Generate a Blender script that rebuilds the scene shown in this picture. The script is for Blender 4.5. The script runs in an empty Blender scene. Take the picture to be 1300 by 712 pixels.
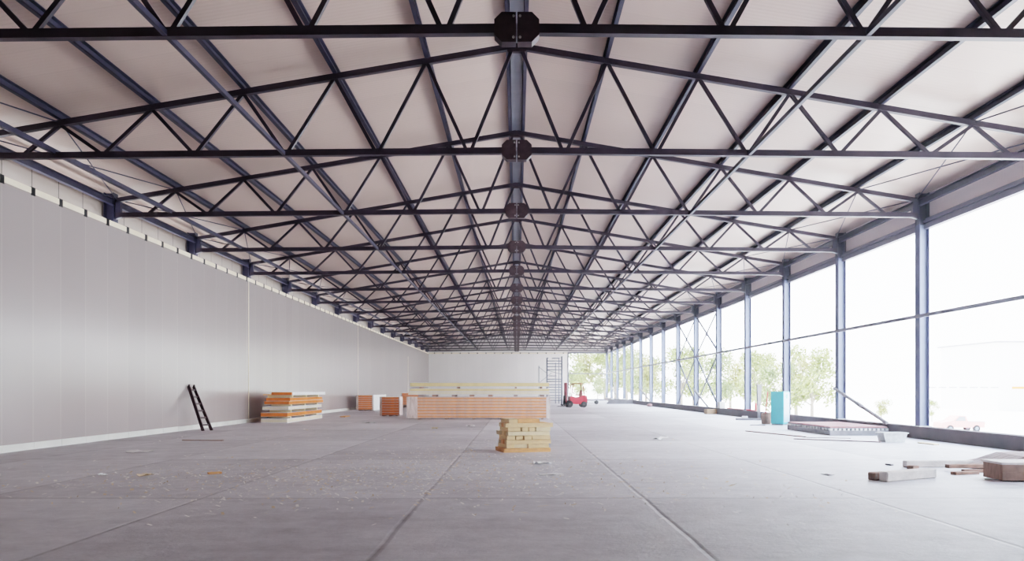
import bpy, bmesh, math, random
from mathutils import Vector, Matrix
random.seed(7)
scene = bpy.context.scene
COL = scene.collection
PI = math.pi

# ------------------------------------------------------------------ helpers
def link(o, parent=None):
    COL.objects.link(o)
    if parent is not None:
        o.parent = parent
    return o

class MB:
    """collects shapes into one mesh"""
    def __init__(self):
        self.bm = bmesh.new()
    def box(self, x0, x1, y0, y1, z0, z1, mi=0):
        vs = [self.bm.verts.new(p) for p in ((x0,y0,z0),(x1,y0,z0),(x1,y1,z0),(x0,y1,z0),(x0,y0,z1),(x1,y0,z1),(x1,y1,z1),(x0,y1,z1))]
        for f in ((0,3,2,1),(4,5,6,7),(0,1,5,4),(1,2,6,5),(2,3,7,6),(3,0,4,7)):
            fc = self.bm.faces.new([vs[i] for i in f]); fc.material_index = mi
        return self
    def bar(self, p, q, w, h=None, up=(0,0,1), mi=0):
        """rectangular bar from p to q; w across, h along 'up'"""
        h = w if h is None else h
        p = Vector(p); q = Vector(q); d = (q-p).normalized(); up = Vector(up)
        s = d.cross(up)
        if s.length < 1e-4: s = d.cross(Vector((0,1,0)))
        s.normalize(); u = s.cross(d).normalized()
        vs = []
        for c in (p, q):
            for a, b in ((-1,-1),(1,-1),(1,1),(-1,1)):
                vs.append(self.bm.verts.new(c + s*a*w/2 + u*b*h/2))
        for f in ((3,2,1,0),(4,5,6,7),(0,1,5,4),(1,2,6,5),(2,3,7,6),(3,0,4,7)):
            fc = self.bm.faces.new([vs[i] for i in f]); fc.material_index = mi
        return self
    def tube(self, p, q, r, r2=None, n=10, smooth=True, mi=0, cap=True):
        r2 = r if r2 is None else r2
        p = Vector(p); q = Vector(q); d = (q-p).normalized()
        s = d.cross(Vector((0,0,1)))
        if s.length < 1e-4: s = Vector((1,0,0))
        s.normalize(); u = s.cross(d)
        A = []; B = []
        for i in range(n):
            a = 2*PI*i/n; o = s*math.cos(a)+u*math.sin(a)
            A.append(self.bm.verts.new(p+o*r)); B.append(self.bm.verts.new(q+o*r2))
        for i in range(n):
            j = (i+1) % n
            f = self.bm.faces.new((A[i],A[j],B[j],B[i])); f.smooth = smooth; f.material_index = mi
        if cap:
            self.bm.faces.new(A[::-1]).material_index = mi; self.bm.faces.new(B).material_index = mi
        return self
    def path(self, pts, r, n=8):
        for a, b in zip(pts[:-1], pts[1:]):
            self.tube(a, b, r, n=n)
        return self
    def prism(self, prof, axis, a, b, mi=0, smooth=False):
        """polygon prof [(u,v)] extruded along axis from a to b. axis x: (y,z); y: (x,z); z: (x,y)"""
        def P(u, v, t):
            return {'x':(t,u,v),'y':(u,t,v),'z':(u,v,t)}[axis]
        A = [self.bm.verts.new(P(u,v,a)) for u,v in prof]; B = [self.bm.verts.new(P(u,v,b)) for u,v in prof]
        n = len(prof)
        for i in range(n):
            j = (i+1) % n
            f = self.bm.faces.new((A[i],A[j],B[j],B[i])); f.material_index = mi; f.smooth = smooth
        self.bm.faces.new(A[::-1]).material_index = mi; self.bm.faces.new(B).material_index = mi
        return self
    def quad(self, *p, mi=0):
        f = self.bm.faces.new([self.bm.verts.new(v) for v in p]); f.material_index = mi
        return self
    def lathe(self, prof, c=(0,0,0), n=20, smooth=True):
        rings = []
        for r, z in prof:
            rings.append([self.bm.verts.new((c[0]+r*math.cos(2*PI*i/n), c[1]+r*math.sin(2*PI*i/n), c[2]+z)) for i in range(n)])
        for R0, R1 in zip(rings[:-1], rings[1:]):
            for i in range(n):
                j = (i+1) % n
                self.bm.faces.new((R0[i],R0[j],R1[j],R1[i])).smooth = smooth
        self.bm.faces.new(rings[0][::-1]); self.bm.faces.new(rings[-1])
        return self
    def bevel(self, w, seg=2):
        bmesh.ops.bevel(self.bm, geom=list(self.bm.edges), offset=w, segments=seg, affect='EDGES', profile=0.5, clamp_overlap=True)
        return self
    def jitter(self, a):
        for v in self.bm.verts:
            v.co += Vector((random.uniform(-a,a),random.uniform(-a,a),random.uniform(-a,a)))
        return self
    def mesh(self, name, mats):
        bmesh.ops.recalc_face_normals(self.bm, faces=self.bm.faces)
        me = bpy.data.meshes.new(name); self.bm.to_mesh(me); self.bm.free()
        for m in (mats if isinstance(mats, (list,tuple)) else [mats]): me.materials.append(m)
        return me
    def build(self, name, mats, parent=None):
        return link(bpy.data.objects.new(name, self.mesh(name, mats)), parent)

def tag(o, label=None, cat=None, group=None, kind=None):
    if label: o['label'] = label
    if cat: o['category'] = cat
    if group: o['group'] = group
    if kind: o['kind'] = kind
    return o
def empty(name, loc=(0,0,0), rz=0.0):
    o = bpy.data.objects.new(name, None); o.empty_display_size = .2
    o.location = loc; o.rotation_euler = (0,0,rz)
    return link(o)
def struct(o, label=None, cat=None):
    o['kind'] = 'structure'
    if label: o['label'] = label
    if cat: o['category'] = cat
    return o
def copy_tree(o, parent=None):
    c = o.copy(); COL.objects.link(c)
    if parent is not None: c.parent = parent
    for ch in list(o.children): copy_tree(ch, c)
    return c
ORD = ['first','second','third','fourth','fifth','sixth','seventh','eighth','ninth','tenth','eleventh','twelfth','thirteenth','fourteenth','fifteenth','sixteenth','seventeenth','eighteenth','nineteenth','twentieth']

# ------------------------------------------------------------------ materials
def mat(name, col, rough=.6, metal=0.0, var=.0, vscale=4.0, stretch=(1,1,1), bump=0.0, bscale=30.0, spec=.5):
    m = bpy.data.materials.new(name); m.use_nodes = True
    nt = m.node_tree; b = nt.nodes['Principled BSDF']
    b.inputs['Base Color'].default_value = (*col, 1); b.inputs['Roughness'].default_value = rough
    b.inputs['Metallic'].default_value = metal; b.inputs['Specular IOR Level'].default_value = spec
    tc = nt.nodes.new('ShaderNodeTexCoord'); mp = nt.nodes.new('ShaderNodeMapping')
    mp.inputs['Scale'].default_value = stretch; nt.links.new(tc.outputs['Object'], mp.inputs['Vector'])
    nz = nt.nodes.new('ShaderNodeTexNoise'); nz.inputs['Scale'].default_value = vscale; nz.inputs['Detail'].default_value = 5
    nt.links.new(mp.outputs['Vector'], nz.inputs['Vector'])
    rp = nt.nodes.new('ShaderNodeValToRGB'); e = rp.color_ramp.elements
    e[0].position = .3; e[1].position = .7
    e[0].color = (*[max(0,c*(1-var)) for c in col],1); e[1].color = (*[min(1,c*(1+var)) for c in col],1)
    nt.links.new(nz.outputs['Fac'], rp.inputs['Fac']); nt.links.new(rp.outputs['Color'], b.inputs['Base Color'])
    if bump:
        n2 = nt.nodes.new('ShaderNodeTexNoise'); n2.inputs['Scale'].default_value = bscale; n2.inputs['Detail'].default_value = 4
        nt.links.new(mp.outputs['Vector'], n2.inputs['Vector'])
        bp = nt.nodes.new('ShaderNodeBump'); bp.inputs['Strength'].default_value = bump; bp.inputs['Distance'].default_value = .02
        nt.links.new(n2.outputs['Fac'], bp.inputs['Height']); nt.links.new(bp.outputs['Normal'], b.inputs['Normal'])
    return m

def panel_mat(name, col, pitch, offset, rough=.35, axis=1, groove=.02, ribs=None, spec=.5, gcol=.8):
    """painted steel sandwich panels: joints every `pitch` along the given world axis, fine ribs"""
    m = bpy.data.materials.new(name); m.use_nodes = True
    nt = m.node_tree; N = nt.nodes; L = nt.links; b = N['Principled BSDF']
    b.inputs['Roughness'].default_value = rough; b.inputs['Specular IOR Level'].default_value = spec
    tc = N.new('ShaderNodeTexCoord'); sp = N.new('ShaderNodeSeparateXYZ'); L.new(tc.outputs['Object'], sp.inputs[0])
    def M(op, a, bb=None, clamp=False):
        n = N.new('ShaderNodeMath'); n.operation = op; n.use_clamp = clamp
        for i, v in enumerate((a, bb)):
            if v is None: continue
            if isinstance(v, (int,float)): n.inputs[i].default_value = v
            else: L.new(v, n.inputs[i])
        return n.outputs[0]
    t = M('DIVIDE', M('SUBTRACT', sp.outputs[axis], offset), pitch)
    fr = M('FRACT', t); d = M('MINIMUM', fr, M('SUBTRACT', 1.0, fr)); dist = M('MULTIPLY', d, pitch)
    g = M('LESS_THAN', dist, groove/2)
    idx = M('FLOOR', t)
    wn = N.new('ShaderNodeTexWhiteNoise'); wn.noise_dimensions = '1D'; L.new(idx, wn.inputs['W'])
    nz = N.new('ShaderNodeTexNoise'); nz.inputs['Scale'].default_value = .35; nz.inputs['Detail'].default_value = 4
    L.new(tc.outputs['Object'], nz.inputs['Vector'])
    v = M('ADD', M('MULTIPLY', wn.outputs['Value'], .05), M('MULTIPLY', nz.outputs['Fac'], .10))
    v = M('ADD', v, .92); v = M('MULTIPLY', v, M('SUBTRACT', 1.0, M('MULTIPLY', g, 1-gcol)))
    mx = N.new('ShaderNodeVectorMath'); mx.operation = 'SCALE'; mx.inputs[0].default_value = col; L.new(v, mx.inputs['Scale'])
    L.new(mx.outputs['Vector'], b.inputs['Base Color'])
    h = M('MULTIPLY', g, -1.0)
    if ribs:
        w = M('SINE', M('MULTIPLY', sp.outputs[axis], 2*PI/ribs)); h = M('ADD', h, M('MULTIPLY', w, .25))
    # slight wobble of every sheet, which draws reflections into vertical streaks
    n3 = N.new('ShaderNodeTexNoise'); n3.inputs['Scale'].default_value = 1.3; n3.inputs['Detail'].default_value = 2
    mp = N.new('ShaderNodeMapping'); mp.inputs['Scale'].default_value = (1,1.6,.05) if axis == 1 else (1.6,1,.05)
    L.new(tc.outputs['Object'], mp.inputs['Vector']); L.new(mp.outputs['Vector'], n3.inputs['Vector'])
    h = M('ADD', h, M('MULTIPLY', n3.outputs['Fac'], .8))
    bp = N.new('ShaderNodeBump'); bp.inputs['Strength'].default_value = .35; bp.inputs['Distance'].default_value = .01
    L.new(h, bp.inputs['Height']); L.new(bp.outputs['Normal'], b.inputs['Normal'])
    return m

def floor_mat():
    m = bpy.data.materials.new('concrete_floor'); m.use_nodes = True
    nt = m.node_tree; N = nt.nodes; L = nt.links; b = N['Principled BSDF']
    tc = N.new('ShaderNodeTexCoord'); sp = N.new('ShaderNodeSeparateXYZ'); L.new(tc.outputs['Object'], sp.inputs[0])
    def M(op, a, bb=None, clamp=False):
        n = N.new('ShaderNodeMath'); n.operation = op; n.use_clamp = clamp
        for i, v in enumerate((a, bb)):
            if v is None: continue
            if isinstance(v, (int,float)): n.inputs[i].default_value = v
            else: L.new(v, n.inputs[i])
        return n.outputs[0]
    def noise(scale, det=6, rough=.6, st=(1,1,1)):
        mp = N.new('ShaderNodeMapping'); mp.inputs['Scale'].default_value = st
        L.new(tc.outputs['Object'], mp.inputs['Vector'])
        n = N.new('ShaderNodeTexNoise'); n.inputs['Scale'].default_value = scale; n.inputs['Detail'].default_value = det
        n.inputs['Roughness'].default_value = rough; L.new(mp.outputs['Vector'], n.inputs['Vector']); return n.outputs['Fac']
    def joints(axis, pitch, off, width):
        wob = M('MULTIPLY', M('SUBTRACT', noise(.6,3), .5), .06)
        t = M('DIVIDE', M('SUBTRACT', M('ADD', sp.outputs[axis], wob), off), pitch); fr = M('FRACT', t)
        d = M('MULTIPLY', M('MINIMUM', fr, M('SUBTRACT', 1.0, fr)), pitch)
        return M('SUBTRACT', 1.0, M('DIVIDE', d, width, True), True), M('FLOOR', t)
    jx, ix = joints(0, 3.05, 1.75, .045); jy, iy = joints(1, 6.0, 16.7, .10)
    wn = N.new('ShaderNodeTexWhiteNoise'); wn.noise_dimensions = '2D'
    cb = N.new('ShaderNodeCombineXYZ'); L.new(ix, cb.inputs[0]); L.new(iy, cb.inputs[1]); L.new(cb.outputs[0], wn.inputs['Vector'])
    v = M('ADD', M('MULTIPLY', noise(.25,8,.65), .5), M('MULTIPLY', noise(3.0,8,.7), .35))
    v = M('ADD', v, M('MULTIPLY', noise(40,3,.6), .12))
    v = M('ADD', v, M('MULTIPLY', wn.outputs['Value'], .17))
    streak = noise(1.2, 5, .6, (.25,2.2,1)); v = M('ADD', M('MULTIPLY', M('SUBTRACT', v, .45), 1.25), .45); v = M('ADD', v, M('MULTIPLY', streak, .20))
    jj = M('MAXIMUM', jx, M('MULTIPLY', jy, .8)); v = M('SUBTRACT', v, M('MULTIPLY', jj, .17))
    rp = N.new('ShaderNodeValToRGB'); e = rp.color_ramp.elements
    e[0].position = .28; e[0].color = (.15,.13,.145,1); e[1].position = .86; e[1].color = (.74,.73,.77,1)
    k = e.new(.55); k.color = (.46,.44,.475,1)
    L.new(v, rp.inputs['Fac']); L.new(rp.outputs['Color'], b.inputs['Base Color'])
    b.inputs['Roughness'].default_value = .5; b.inputs['Specular IOR Level'].default_value = .4
    bp = N.new('ShaderNodeBump'); bp.inputs['Strength'].default_value = .4; bp.inputs['Distance'].default_value = .02
    L.new(M('SUBTRACT', noise(12,6,.7), M('MULTIPLY', jj, 1.0)), bp.inputs['Height']); L.new(bp.outputs['Normal'], b.inputs['Normal'])
    return m

def film_mat(name, lo, hi, col=(.92,.90,.90)):
    m = bpy.data.materials.new(name); m.use_nodes = True
    nt = m.node_tree; N = nt.nodes; L = nt.links; b = N['Principled BSDF']
    b.inputs['Base Color'].default_value = (*col,1); b.inputs['Roughness'].default_value = .22
    tc = N.new('ShaderNodeTexCoord'); mp = N.new('ShaderNodeMapping'); mp.inputs['Scale'].default_value = (3,3,.7)
    nz = N.new('ShaderNodeTexNoise'); nz.inputs['Scale'].default_value = 1.6; nz.inputs['Detail'].default_value = 5; nz.inputs['Distortion'].default_value = 1.0
    L.new(tc.outputs['Object'], mp.inputs['Vector']); L.new(mp.outputs['Vector'], nz.inputs['Vector'])
    rg = N.new('ShaderNodeMapRange'); rg.inputs[1].default_value = .35; rg.inputs[2].default_value = .7
    rg.inputs[3].default_value = lo; rg.inputs[4].default_value = hi
    L.new(nz.outputs['Fac'], rg.inputs[0]); L.new(rg.outputs[0], b.inputs['Alpha'])
    bp = N.new('ShaderNodeBump'); bp.inputs['Strength'].default_value = .5; bp.inputs['Distance'].default_value = .03
    L.new(nz.outputs['Fac'], bp.inputs['Height']); L.new(bp.outputs['Normal'], b.inputs['Normal'])
    return m

M_STEEL  = mat('dark_purlin_steel', (.044,.043,.078), .42, 0, .25, 3)
M_TRUSS  = mat('dark_truss_steel', (.048,.038,.056), .42, 0, .25, 3)
M_PLATE  = mat('brown_splice_steel', (.07,.045,.055), .55, 0, .3, 9)
M_BOLT   = mat('zinc_bolt', (.5,.5,.5), .4, .6, .1)
M_RIDGE  = mat('ridge_flashing', (.30,.31,.36), .4, 0, .1, 2)
M_COLUMN = mat('glare_paled_column', (.22,.26,.40), .45, 0, .08, 3)  # veiling glare from the open side put into the web colour
M_COLEDGE= mat('blue_column_flange', (.085,.095,.19), .45, 0, .1, 3)  # flange also lightened for glare, less than the web
M_RAIL   = mat('grey_glazing_rail', (.17,.16,.22), .5, 0, .1, 3)
M_KERB   = mat('brown_grey_kerb', (.075,.046,.052), .8, 0, .25, 2, bump=.3)
M_WALLL  = panel_mat('grey_wall_panels', (.40,.355,.35), 1.19, 19.57, .22, 1, .03, spec=.55, gcol=1.16)
M_WALLU  = panel_mat('upper_wall_panels', (.42,.37,.34), 1.19, 19.1, .45, 1, .035, gcol=.25)
M_WALLB  = panel_mat('back_wall_panels', (.86,.83,.82), 1.19, 0, .45, 0, .03, gcol=.9)
M_CEIL   = panel_mat('ribbed_ceiling_panels', (.60,.475,.42), 1.0, 0, .36, 1, .02, ribs=.125, spec=.45, gcol=.93)
M_FASCIA = panel_mat('fascia_panels', (.92,.82,.82), 6.0, 0, .45, 1, .03, gcol=.8)
M_CAP    = mat('cream_wall_cap', (.92,.82,.66), .5, 0, .06, 1)
M_BASE   = mat('cream_plinth', (.74,.74,.70), .55, 0, .08, 1)
M_DARK   = mat('black_gap', (.02,.018,.02), .8)
M_FLOOR  = floor_mat()
M_ORANGE = mat('orange_foam_core', (.74,.22,.045), .8, 0, .18, 5, bump=.2)
M_PEACH  = mat('peach_foam_core', (.80,.35,.16), .8, 0, .12, 3, bump=.2)
M_YELLOW = mat('yellow_foam_core', (.80,.66,.34), .8, 0, .10, 3, bump=.2)
M_CREAMC = mat('cream_foam_core', (.85,.78,.62), .8, 0, .08, 3)
M_FACING = mat('white_steel_facing', (.78,.76,.78), .4, 0, .05, 3)
M_TIMBER = [mat('cream_timber', (.95,.70,.41), .75, 0, .12, 6, (1,1,4), .2),
            mat('honey_timber', (.90,.50,.24), .75, 0, .15, 6, (1,1,4), .2),
            mat('pale_timber',  (.97,.79,.53), .75, 0, .10, 6, (1,1,4), .2)]
M_GREYW  = mat('weathered_board', (.34,.265,.25), .85, 0, .25, 5, (1,6,1), .3)
M_BROWNW = mat('brown_board', (.34,.21,.16), .85, 0, .3, 5, (1,6,1), .3)
M_WHITEW = mat('whitewashed_beam', (.74,.68,.64), .8, 0, .15, 6, bump=.3)
M_LADDER = mat('dark_red_ladder', (.045,.016,.022), .5, 0, .3, 8)
M_RED    = mat('red_paint', (.60,.008,.03), .35, 0, .08, 3)
M_REDD   = mat('dark_red_paint', (.24,.02,.035), .45, 0, .15, 3)
M_RUBBER = mat('tyre_rubber', (.03,.028,.028), .8)
M_RIM    = mat('tan_wheel_rim', (.62,.52,.38), .6, 0, .15)
M_GALV   = mat('galvanised_tube', (.16,.19,.25), .5, .2, .1)
M_TEAL   = mat('teal_cabinet_paint', (.10,.46,.54), .45, 0, .10, 2)
M_TEALW  = mat('lit_cabinet_side', (.42,.58,.80), .4, 0, .10, 2)  # light from the right put into the colour of this side
M_WHITE  = mat('white_plastic', (.85,.85,.85), .5, 0, .05)
M_CONC   = mat('pale_block', (.62,.64,.64), .85, 0, .15, 10, bump=.4)
M_GREY   = mat('grey_steel', (.26,.25,.27), .6, 0, .2)
M_PINKD  = mat('faded_red_deck', (.40,.19,.19), .7, 0, .2, 5)
M_CARD   = mat('brown_cardboard', (.5,.33,.2), .8, 0, .1)
M_GLASS  = mat('car_window', (.20,.22,.25), .15)
M_CARRED = mat('overexposed_red_car', (.80,.30,.28), .35, 0, .05)  # pale red has the outdoor overexposure put into it
M_GROUND = mat('pale_gravel_ground', (.74,.73,.70), .9, 0, .06, .3)
M_BARK   = mat('grey_bark', (.25,.21,.17), .9, 0, .3, 6)
M_LEAF   = [mat('leaf_a', (.23,.255,.085), .6, 0, .3, 1.5), mat('leaf_b', (.19,.22,.085), .6, 0, .3, 1.5), mat('leaf_c', (.28,.27,.10), .6, 0, .3, 1.5)]
M_FILM   = film_mat('clear_stretch_film', .02, .20)
M_FILMW  = film_mat('gathered_stretch_film', .40, .85)
M_CHIP   = [mat('white_shavings', (.97,.95,.92), .8, 0, .03), mat('tan_shavings', (.80,.66,.48), .8, 0, .15)]

# ------------------------------------------------------------------ geometry constants
HC, F, CX, CY = 1.5, 985.0, 656.0, 494.5
BAY = 6.0
def TY(n): return 107.2 if n == 18 else BAY*(n-.03)      # depth of frame n
YB, YF = 107.55, -10.0
XW = -12.2                                               # inner face of the left wall
def ground(px, py):                                      # a point of the floor by bearing and depression
    y = F*HC/(py-CY); return ((px-CX)*y/F, y)
SL = .169
TC0 = 9.38                                               # centre of top chord at the ridge
def tc(x): return TC0 - SL*abs(x)
def bc(x): return 6.98 - .0105*abs(x)
def ceil_z(x): return TC0 + .07 + .20 - SL*abs(x)

# ------------------------------------------------------------------ camera
cam = bpy.data.cameras.new('camera'); co = link(bpy.data.objects.new('camera', cam))
co.location = (0,0,HC); co.rotation_euler = (PI/2,0,0)
cam.sensor_width = 36; cam.lens = 36*F/1300; cam.clip_end = 2000
cam.shift_x = -(CX-650)/1300; cam.shift_y = (CY-356)/1300
scene.camera = co

# ------------------------------------------------------------------ shell
struct(MB().box(-12.75,12.3,YF,YB+.3,-.3,0).build('floor', M_FLOOR))
m = MB()
for s in (-1,1):
    m.quad((0,YF,ceil_z(0)),(s*12.9,YF,ceil_z(12.9)),(s*12.9,YB+.3,ceil_z(12.9)),(0,YB+.3,ceil_z(0)))
    m.quad((0,YF,ceil_z(0)+.2),(s*12.9,YF,ceil_z(12.9)+.2),(s*12.9,YB+.3,ceil_z(12.9)+.2),(0,YB+.3,ceil_z(0)+.2))
struct(m.build('ceiling', M_CEIL))
ZT = 6.58
struct(MB().box(XW-.06,XW,YF,YB,0,ZT-.15).build('wall_left', M_WALLL))
struct(MB().box(-12.76,-12.68,YF,YB,6.2,7.62).build('wall_left.001', M_WALLU))
# cream cap strip in 1.19 m lengths, black gaps between
j = 19.57 - 1.19*24
m = MB(); d = MB()
while j < YB-.2:
    m.box(XW-.06,XW+.012,j+.085,min(j+1.105,YB),ZT-.15,ZT)
    d.box(XW-.05,XW+.006,j-.085,j+.085,ZT-.19,ZT+.02)
    j += 1.19
struct(m.build('trim_1', M_CAP)); struct(d.build('trim_2', M_DARK))
m = MB(); j = 19.57 - 1.19*24
while j < YB-.2:
    m.box(XW,XW+.03,j+.006,min(j+1.184,YB),0,.175); j += 1.19
struct(m.build('baseboard_left', M_BASE))
# bright flashing strips standing over two panel joints
struct(MB().box(XW,XW+.012,35.27,35.33,.18,ZT-.15).box(XW,XW+.012,87.0,87.16,.18,5.2).box(XW,XW+.012,59.6,59.66,.18,ZT-.15).build('trim_3', M_CAP))
# back wall with the open bay on its right
m = MB().box(-12.75,7.1,YB,YB+.25,0,6.62)
struct(m.build('wall_back', M_WALLB))
m = MB(); m.prism([(-12.75,6.6),(12.75,6.6),(12.75,ceil_z(12.75)),(0,ceil_z(0)),(-12.75,ceil_z(12.75))],'y',YB+.05,YB+.25)
struct(m.build('wall_back.001', M_WALLB))
struct(MB().box(-12.14,7.1,YB-.02,YB+.2,6.45,6.62).build('trim_4', M_CAP))
m = MB(); j = -11.4
while j < 7.0:
    m.box(j-.07,j+.07,YB-.035,YB-.015,6.46,6.63); j += 1.19
struct(m.build('trim_9', M_DARK))
struct(MB().box(7.1,12.6,YB-.05,YB+.1,6.5,6.72).box(7.1,12.6,YB-.05,YB+.03,3.66,3.78).box(7.1,12.6,YB-.05,YB+.1,0,.22).box(7.05,7.2,YB-.06,YB+.1,0,6.6).build('trim_5', M_RAIL))
struct(MB().box(-12.75,12.75,YF-.2,YF,0,9.6).build('wall_front', M_GREY))
# right side: fascia, head rails, transom, kerb
struct(MB().box(12.60,12.72,YF,YB,6.72,7.62).build('wall_right', M_FASCIA))
struct(MB().box(12.60,12.72,YF,9.5,0,6.72).build('wall_right_light_block', M_FASCIA))  # unseen wall, added to keep light off the near left ceiling
struct(MB().box(12.50,12.66,YF,YB,6.42,6.56).box(12.54,12.66,YF,YB,6.56,6.61).box(12.47,12.66,YF,YB,6.61,6.68).box(12.54,12.66,YF,YB,6.68,6.75).build('trim_6', M_RAIL))
struct(MB().box(12.23,12.31,YF,YB-.2,3.69,3.79).build('trim_7', M_RAIL))
struct(MB().box(12.25,12.66,YF,YB,-.3,.37).build('trim_8', M_KERB))

# ------------------------------------------------------------------ roof trusses
TOPN = [2.1*k for k in range(6)]; BOTN = [1.1,3.2,5.3,7.4,9.5,11.35]
XE = 12.3
def make_truss():
    r = empty('roof_truss', (0,0,0))
    for s in (-1,1):
        MB().bar((s*.02,0,tc(0)),(s*XE,0,tc(XE)),.12,.13).build('top_chord', M_TRUSS, r)
    b = MB()
    for s in (-1,1):
        b.bar((s*.005,0,bc(0)),(s*XE,0,bc(XE)),.13,.14)
    b.build('bottom_chord', M_TRUSS, r)
    for s in (-1,1):
        for k in range(6):
            t0 = (s*max(TOPN[k],.10),0,tc(TOPN[k])-.05)
            bt = (s*(BOTN[k]-.07),0,bc(BOTN[k])+.06)
            MB().bar(t0, bt, .075,.075,(0,1,0)).build('diagonal', M_TRUSS, r)
            if k < 5:
                t1 = (s*(TOPN[k+1]-.05),0,tc(TOPN[k+1])-.05); bt2 = (s*(BOTN[k]+.07),0,bc(BOTN[k])+.06)
                MB().bar(bt2, t1, .075,.075,(0,1,0)).build('diagonal', M_TRUSS, r)
    # octagonal splice plates at midspan, split by a joint, with bolts
    zc = bc(0); w, h, c = .34,.225,.11
    p = MB()
    for s in (-1,1):
        p.prism([(s*.012,zc-h),(s*(w-c),zc-h),(s*w,zc-h+c),(s*w,zc+h-c),(s*(w-c),zc+h),(s*.012,zc+h)],'y',-.10,.10)
    pl = p.build('splice_plate', M_PLATE, r)
    for x in (-.05,.05):
        for z in (-.16,.16):
            MB().tube((x,-.125,zc+z),(x,.125,zc+z),.02,n=6,smooth=False).build('bolt', M_BOLT, pl)
    MB().prism([(-.22,tc(.22)-.10),(.22,tc(.22)-.10),(.22,tc(.22)+.05),(0,tc(0)+.06),(-.22,tc(.22)+.05)],'y',-.05,.05).build('ridge_plate', M_PLATE, r)
    return r
proto = make_truss()
for n in range(2,19):
    o = proto if n == 2 else copy_tree(proto)
    o.location = (0,TY(n),0)
    k = n-2
    if k == 0: lb = 'dark steel roof truss nearest the camera, its web cut off by the top edge'
    elif n == 18: lb = 'dark steel roof truss farthest away, right against the white back wall'
    else: lb = 'dark steel roof truss, %s from the front, spanning wall to glazed side' % ORD[k]
    tag(o, lb, 'roof truss', 'roof trusses across the hall')

# ------------------------------------------------------------------ purlins (channels lying on the trusses)
def channel(s, x, h=.20, f=.09, t=.016, y0=YF, y1=YB):
    zb = tc(x)+.068
    m = MB()
    fl = (x, x+s*f) if s > 0 else (x-f, x)
    a = x if True else x
    m.box(x-t/2, x+t/2, y0, y1, zb, zb+h-.005)
    m.box(min(x,x-s*f), max(x,x-s*f), y0, y1, zb, zb+t)
    m.box(min(x,x-s*f), max(x,x-s*f), y0, y1, zb+h-t-.02, zb+h-.02)
    m.box(min(x-s*f,x-s*(f-t)), max(x-s*f,x-s*(f-t)), y0, y1, zb, zb+.05)
    return m
side = {-1:'left', 1:'right'}
for s in (-1,1):
    for k in range(1,6):
        o = channel(s, s*TOPN[k]).build('purlin', M_STEEL)
        tag(o, 'long dark roof purlin %s of the ridge, %s out from it' % (side[s], ORD[k-1]), 'purlin', 'roof purlins')
    o = channel(s, s*.24).build('ridge_purlin', M_STEEL)
    tag(o, 'dark purlin along the %s edge of the ridge strip' % side[s], 'purlin', 'ridge purlins')
    # eave beam
    e = MB(); x = s*12.34; z = tc(12.34)-.07
    e.box(x-.06,x+.06,YF,YB,z-.10,z-.085).box(x-.06,x+.06,YF,YB,z+.085,z+.10).box(x-.01,x+.01,YF,YB,z-.09,z+.09)
    tag(e.build('eave_beam', M_STEEL), 'dark eave beam running along the top of the %s columns' % side[s], 'beam')
    t = MB().bar((s*5.33,TY(2)-6,bc(5.3)-.02),(s*5.33,YB,bc(5.3)-.02),.07,.09).build('tie_beam', M_STEEL)
    tag(t, 'long dark tie beam over the bottom chords, halfway out on the %s' % side[s], 'beam', 'bottom chord ties')
t = MB().bar((-10.6,TY(2)-6,6.95),(-10.6,YB,6.95),.10,.11).build('tie_beam', M_STEEL)
tag(t, 'long dark tie beam at chord level close beside the left wall', 'beam', 'bottom chord ties')
o = MB().box(-.145,.145,YF,YB,ceil_z(0)-.12,ceil_z(0)-.10).bar((0,YF,ceil_z(0)-.13),(0,YB,ceil_z(0)-.13),.05,.03).build('ridge_flashing', M_RIDGE)
tag(o, 'blue-grey ridge flashing strip between the two ridge purlins', 'flashing')

# ------------------------------------------------------------------ columns
def make_column(z0, z1, zsplit, lower, edge, s):
    r = empty('steel_column')
    w = .30
    def hsec(a, b, me, mw, name):
        m = MB()
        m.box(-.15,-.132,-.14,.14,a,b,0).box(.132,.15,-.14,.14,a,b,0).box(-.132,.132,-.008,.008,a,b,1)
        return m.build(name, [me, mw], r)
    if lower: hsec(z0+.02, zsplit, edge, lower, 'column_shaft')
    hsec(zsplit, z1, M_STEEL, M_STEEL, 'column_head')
    MB().box(-.2,.2,-.2,.2,z0,z0+.02).build('base_plate', M_CONC, r)
    g = MB().prism([(-s*.15,6.72),(-s*.15,7.35),(-s*.30,7.30),(-s*.34,6.78)],'y',-.06,.06)
    g.build('truss_bracket', M_STEEL, r)
    return r
pr = make_column(.37, 7.52, 6.55, M_COLUMN, M_COLEDGE, 1)  # shaft coloured paler for glare below the dark head
for n in range(3,19):
    o = pr if n == 3 else copy_tree(pr)
    o.location = (12.45,TY(n),0)
    k = n-4
    if n == 3: lb = 'glare-paled blue steel column just beyond the right edge of the picture'
    elif n == 18: lb = 'glare-paled blue steel column in the far right corner of the hall'
    else: lb = 'glare-paled blue steel column of the open right side, %s from the front' % ORD[k]
    tag(o, lb, 'column', 'right-hand columns')
pl_ = make_column(0, 7.52, 6.45, M_GREY, M_GREY, -1)
for n in range(3,19):
    o = pl_ if n == 3 else copy_tree(pl_)
    o.location = (-12.46,TY(n),0)
    k = n-4
    if n == 3: lb = 'dark steel column top just beyond the left edge of the picture'
    elif n == 18: lb = 'dark column top in the far left corner above the wall'
    else: lb = 'dark column top showing above the left wall cap, %s from the front' % ORD[k]
    tag(o, lb, 'column', 'left-hand columns')
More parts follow.
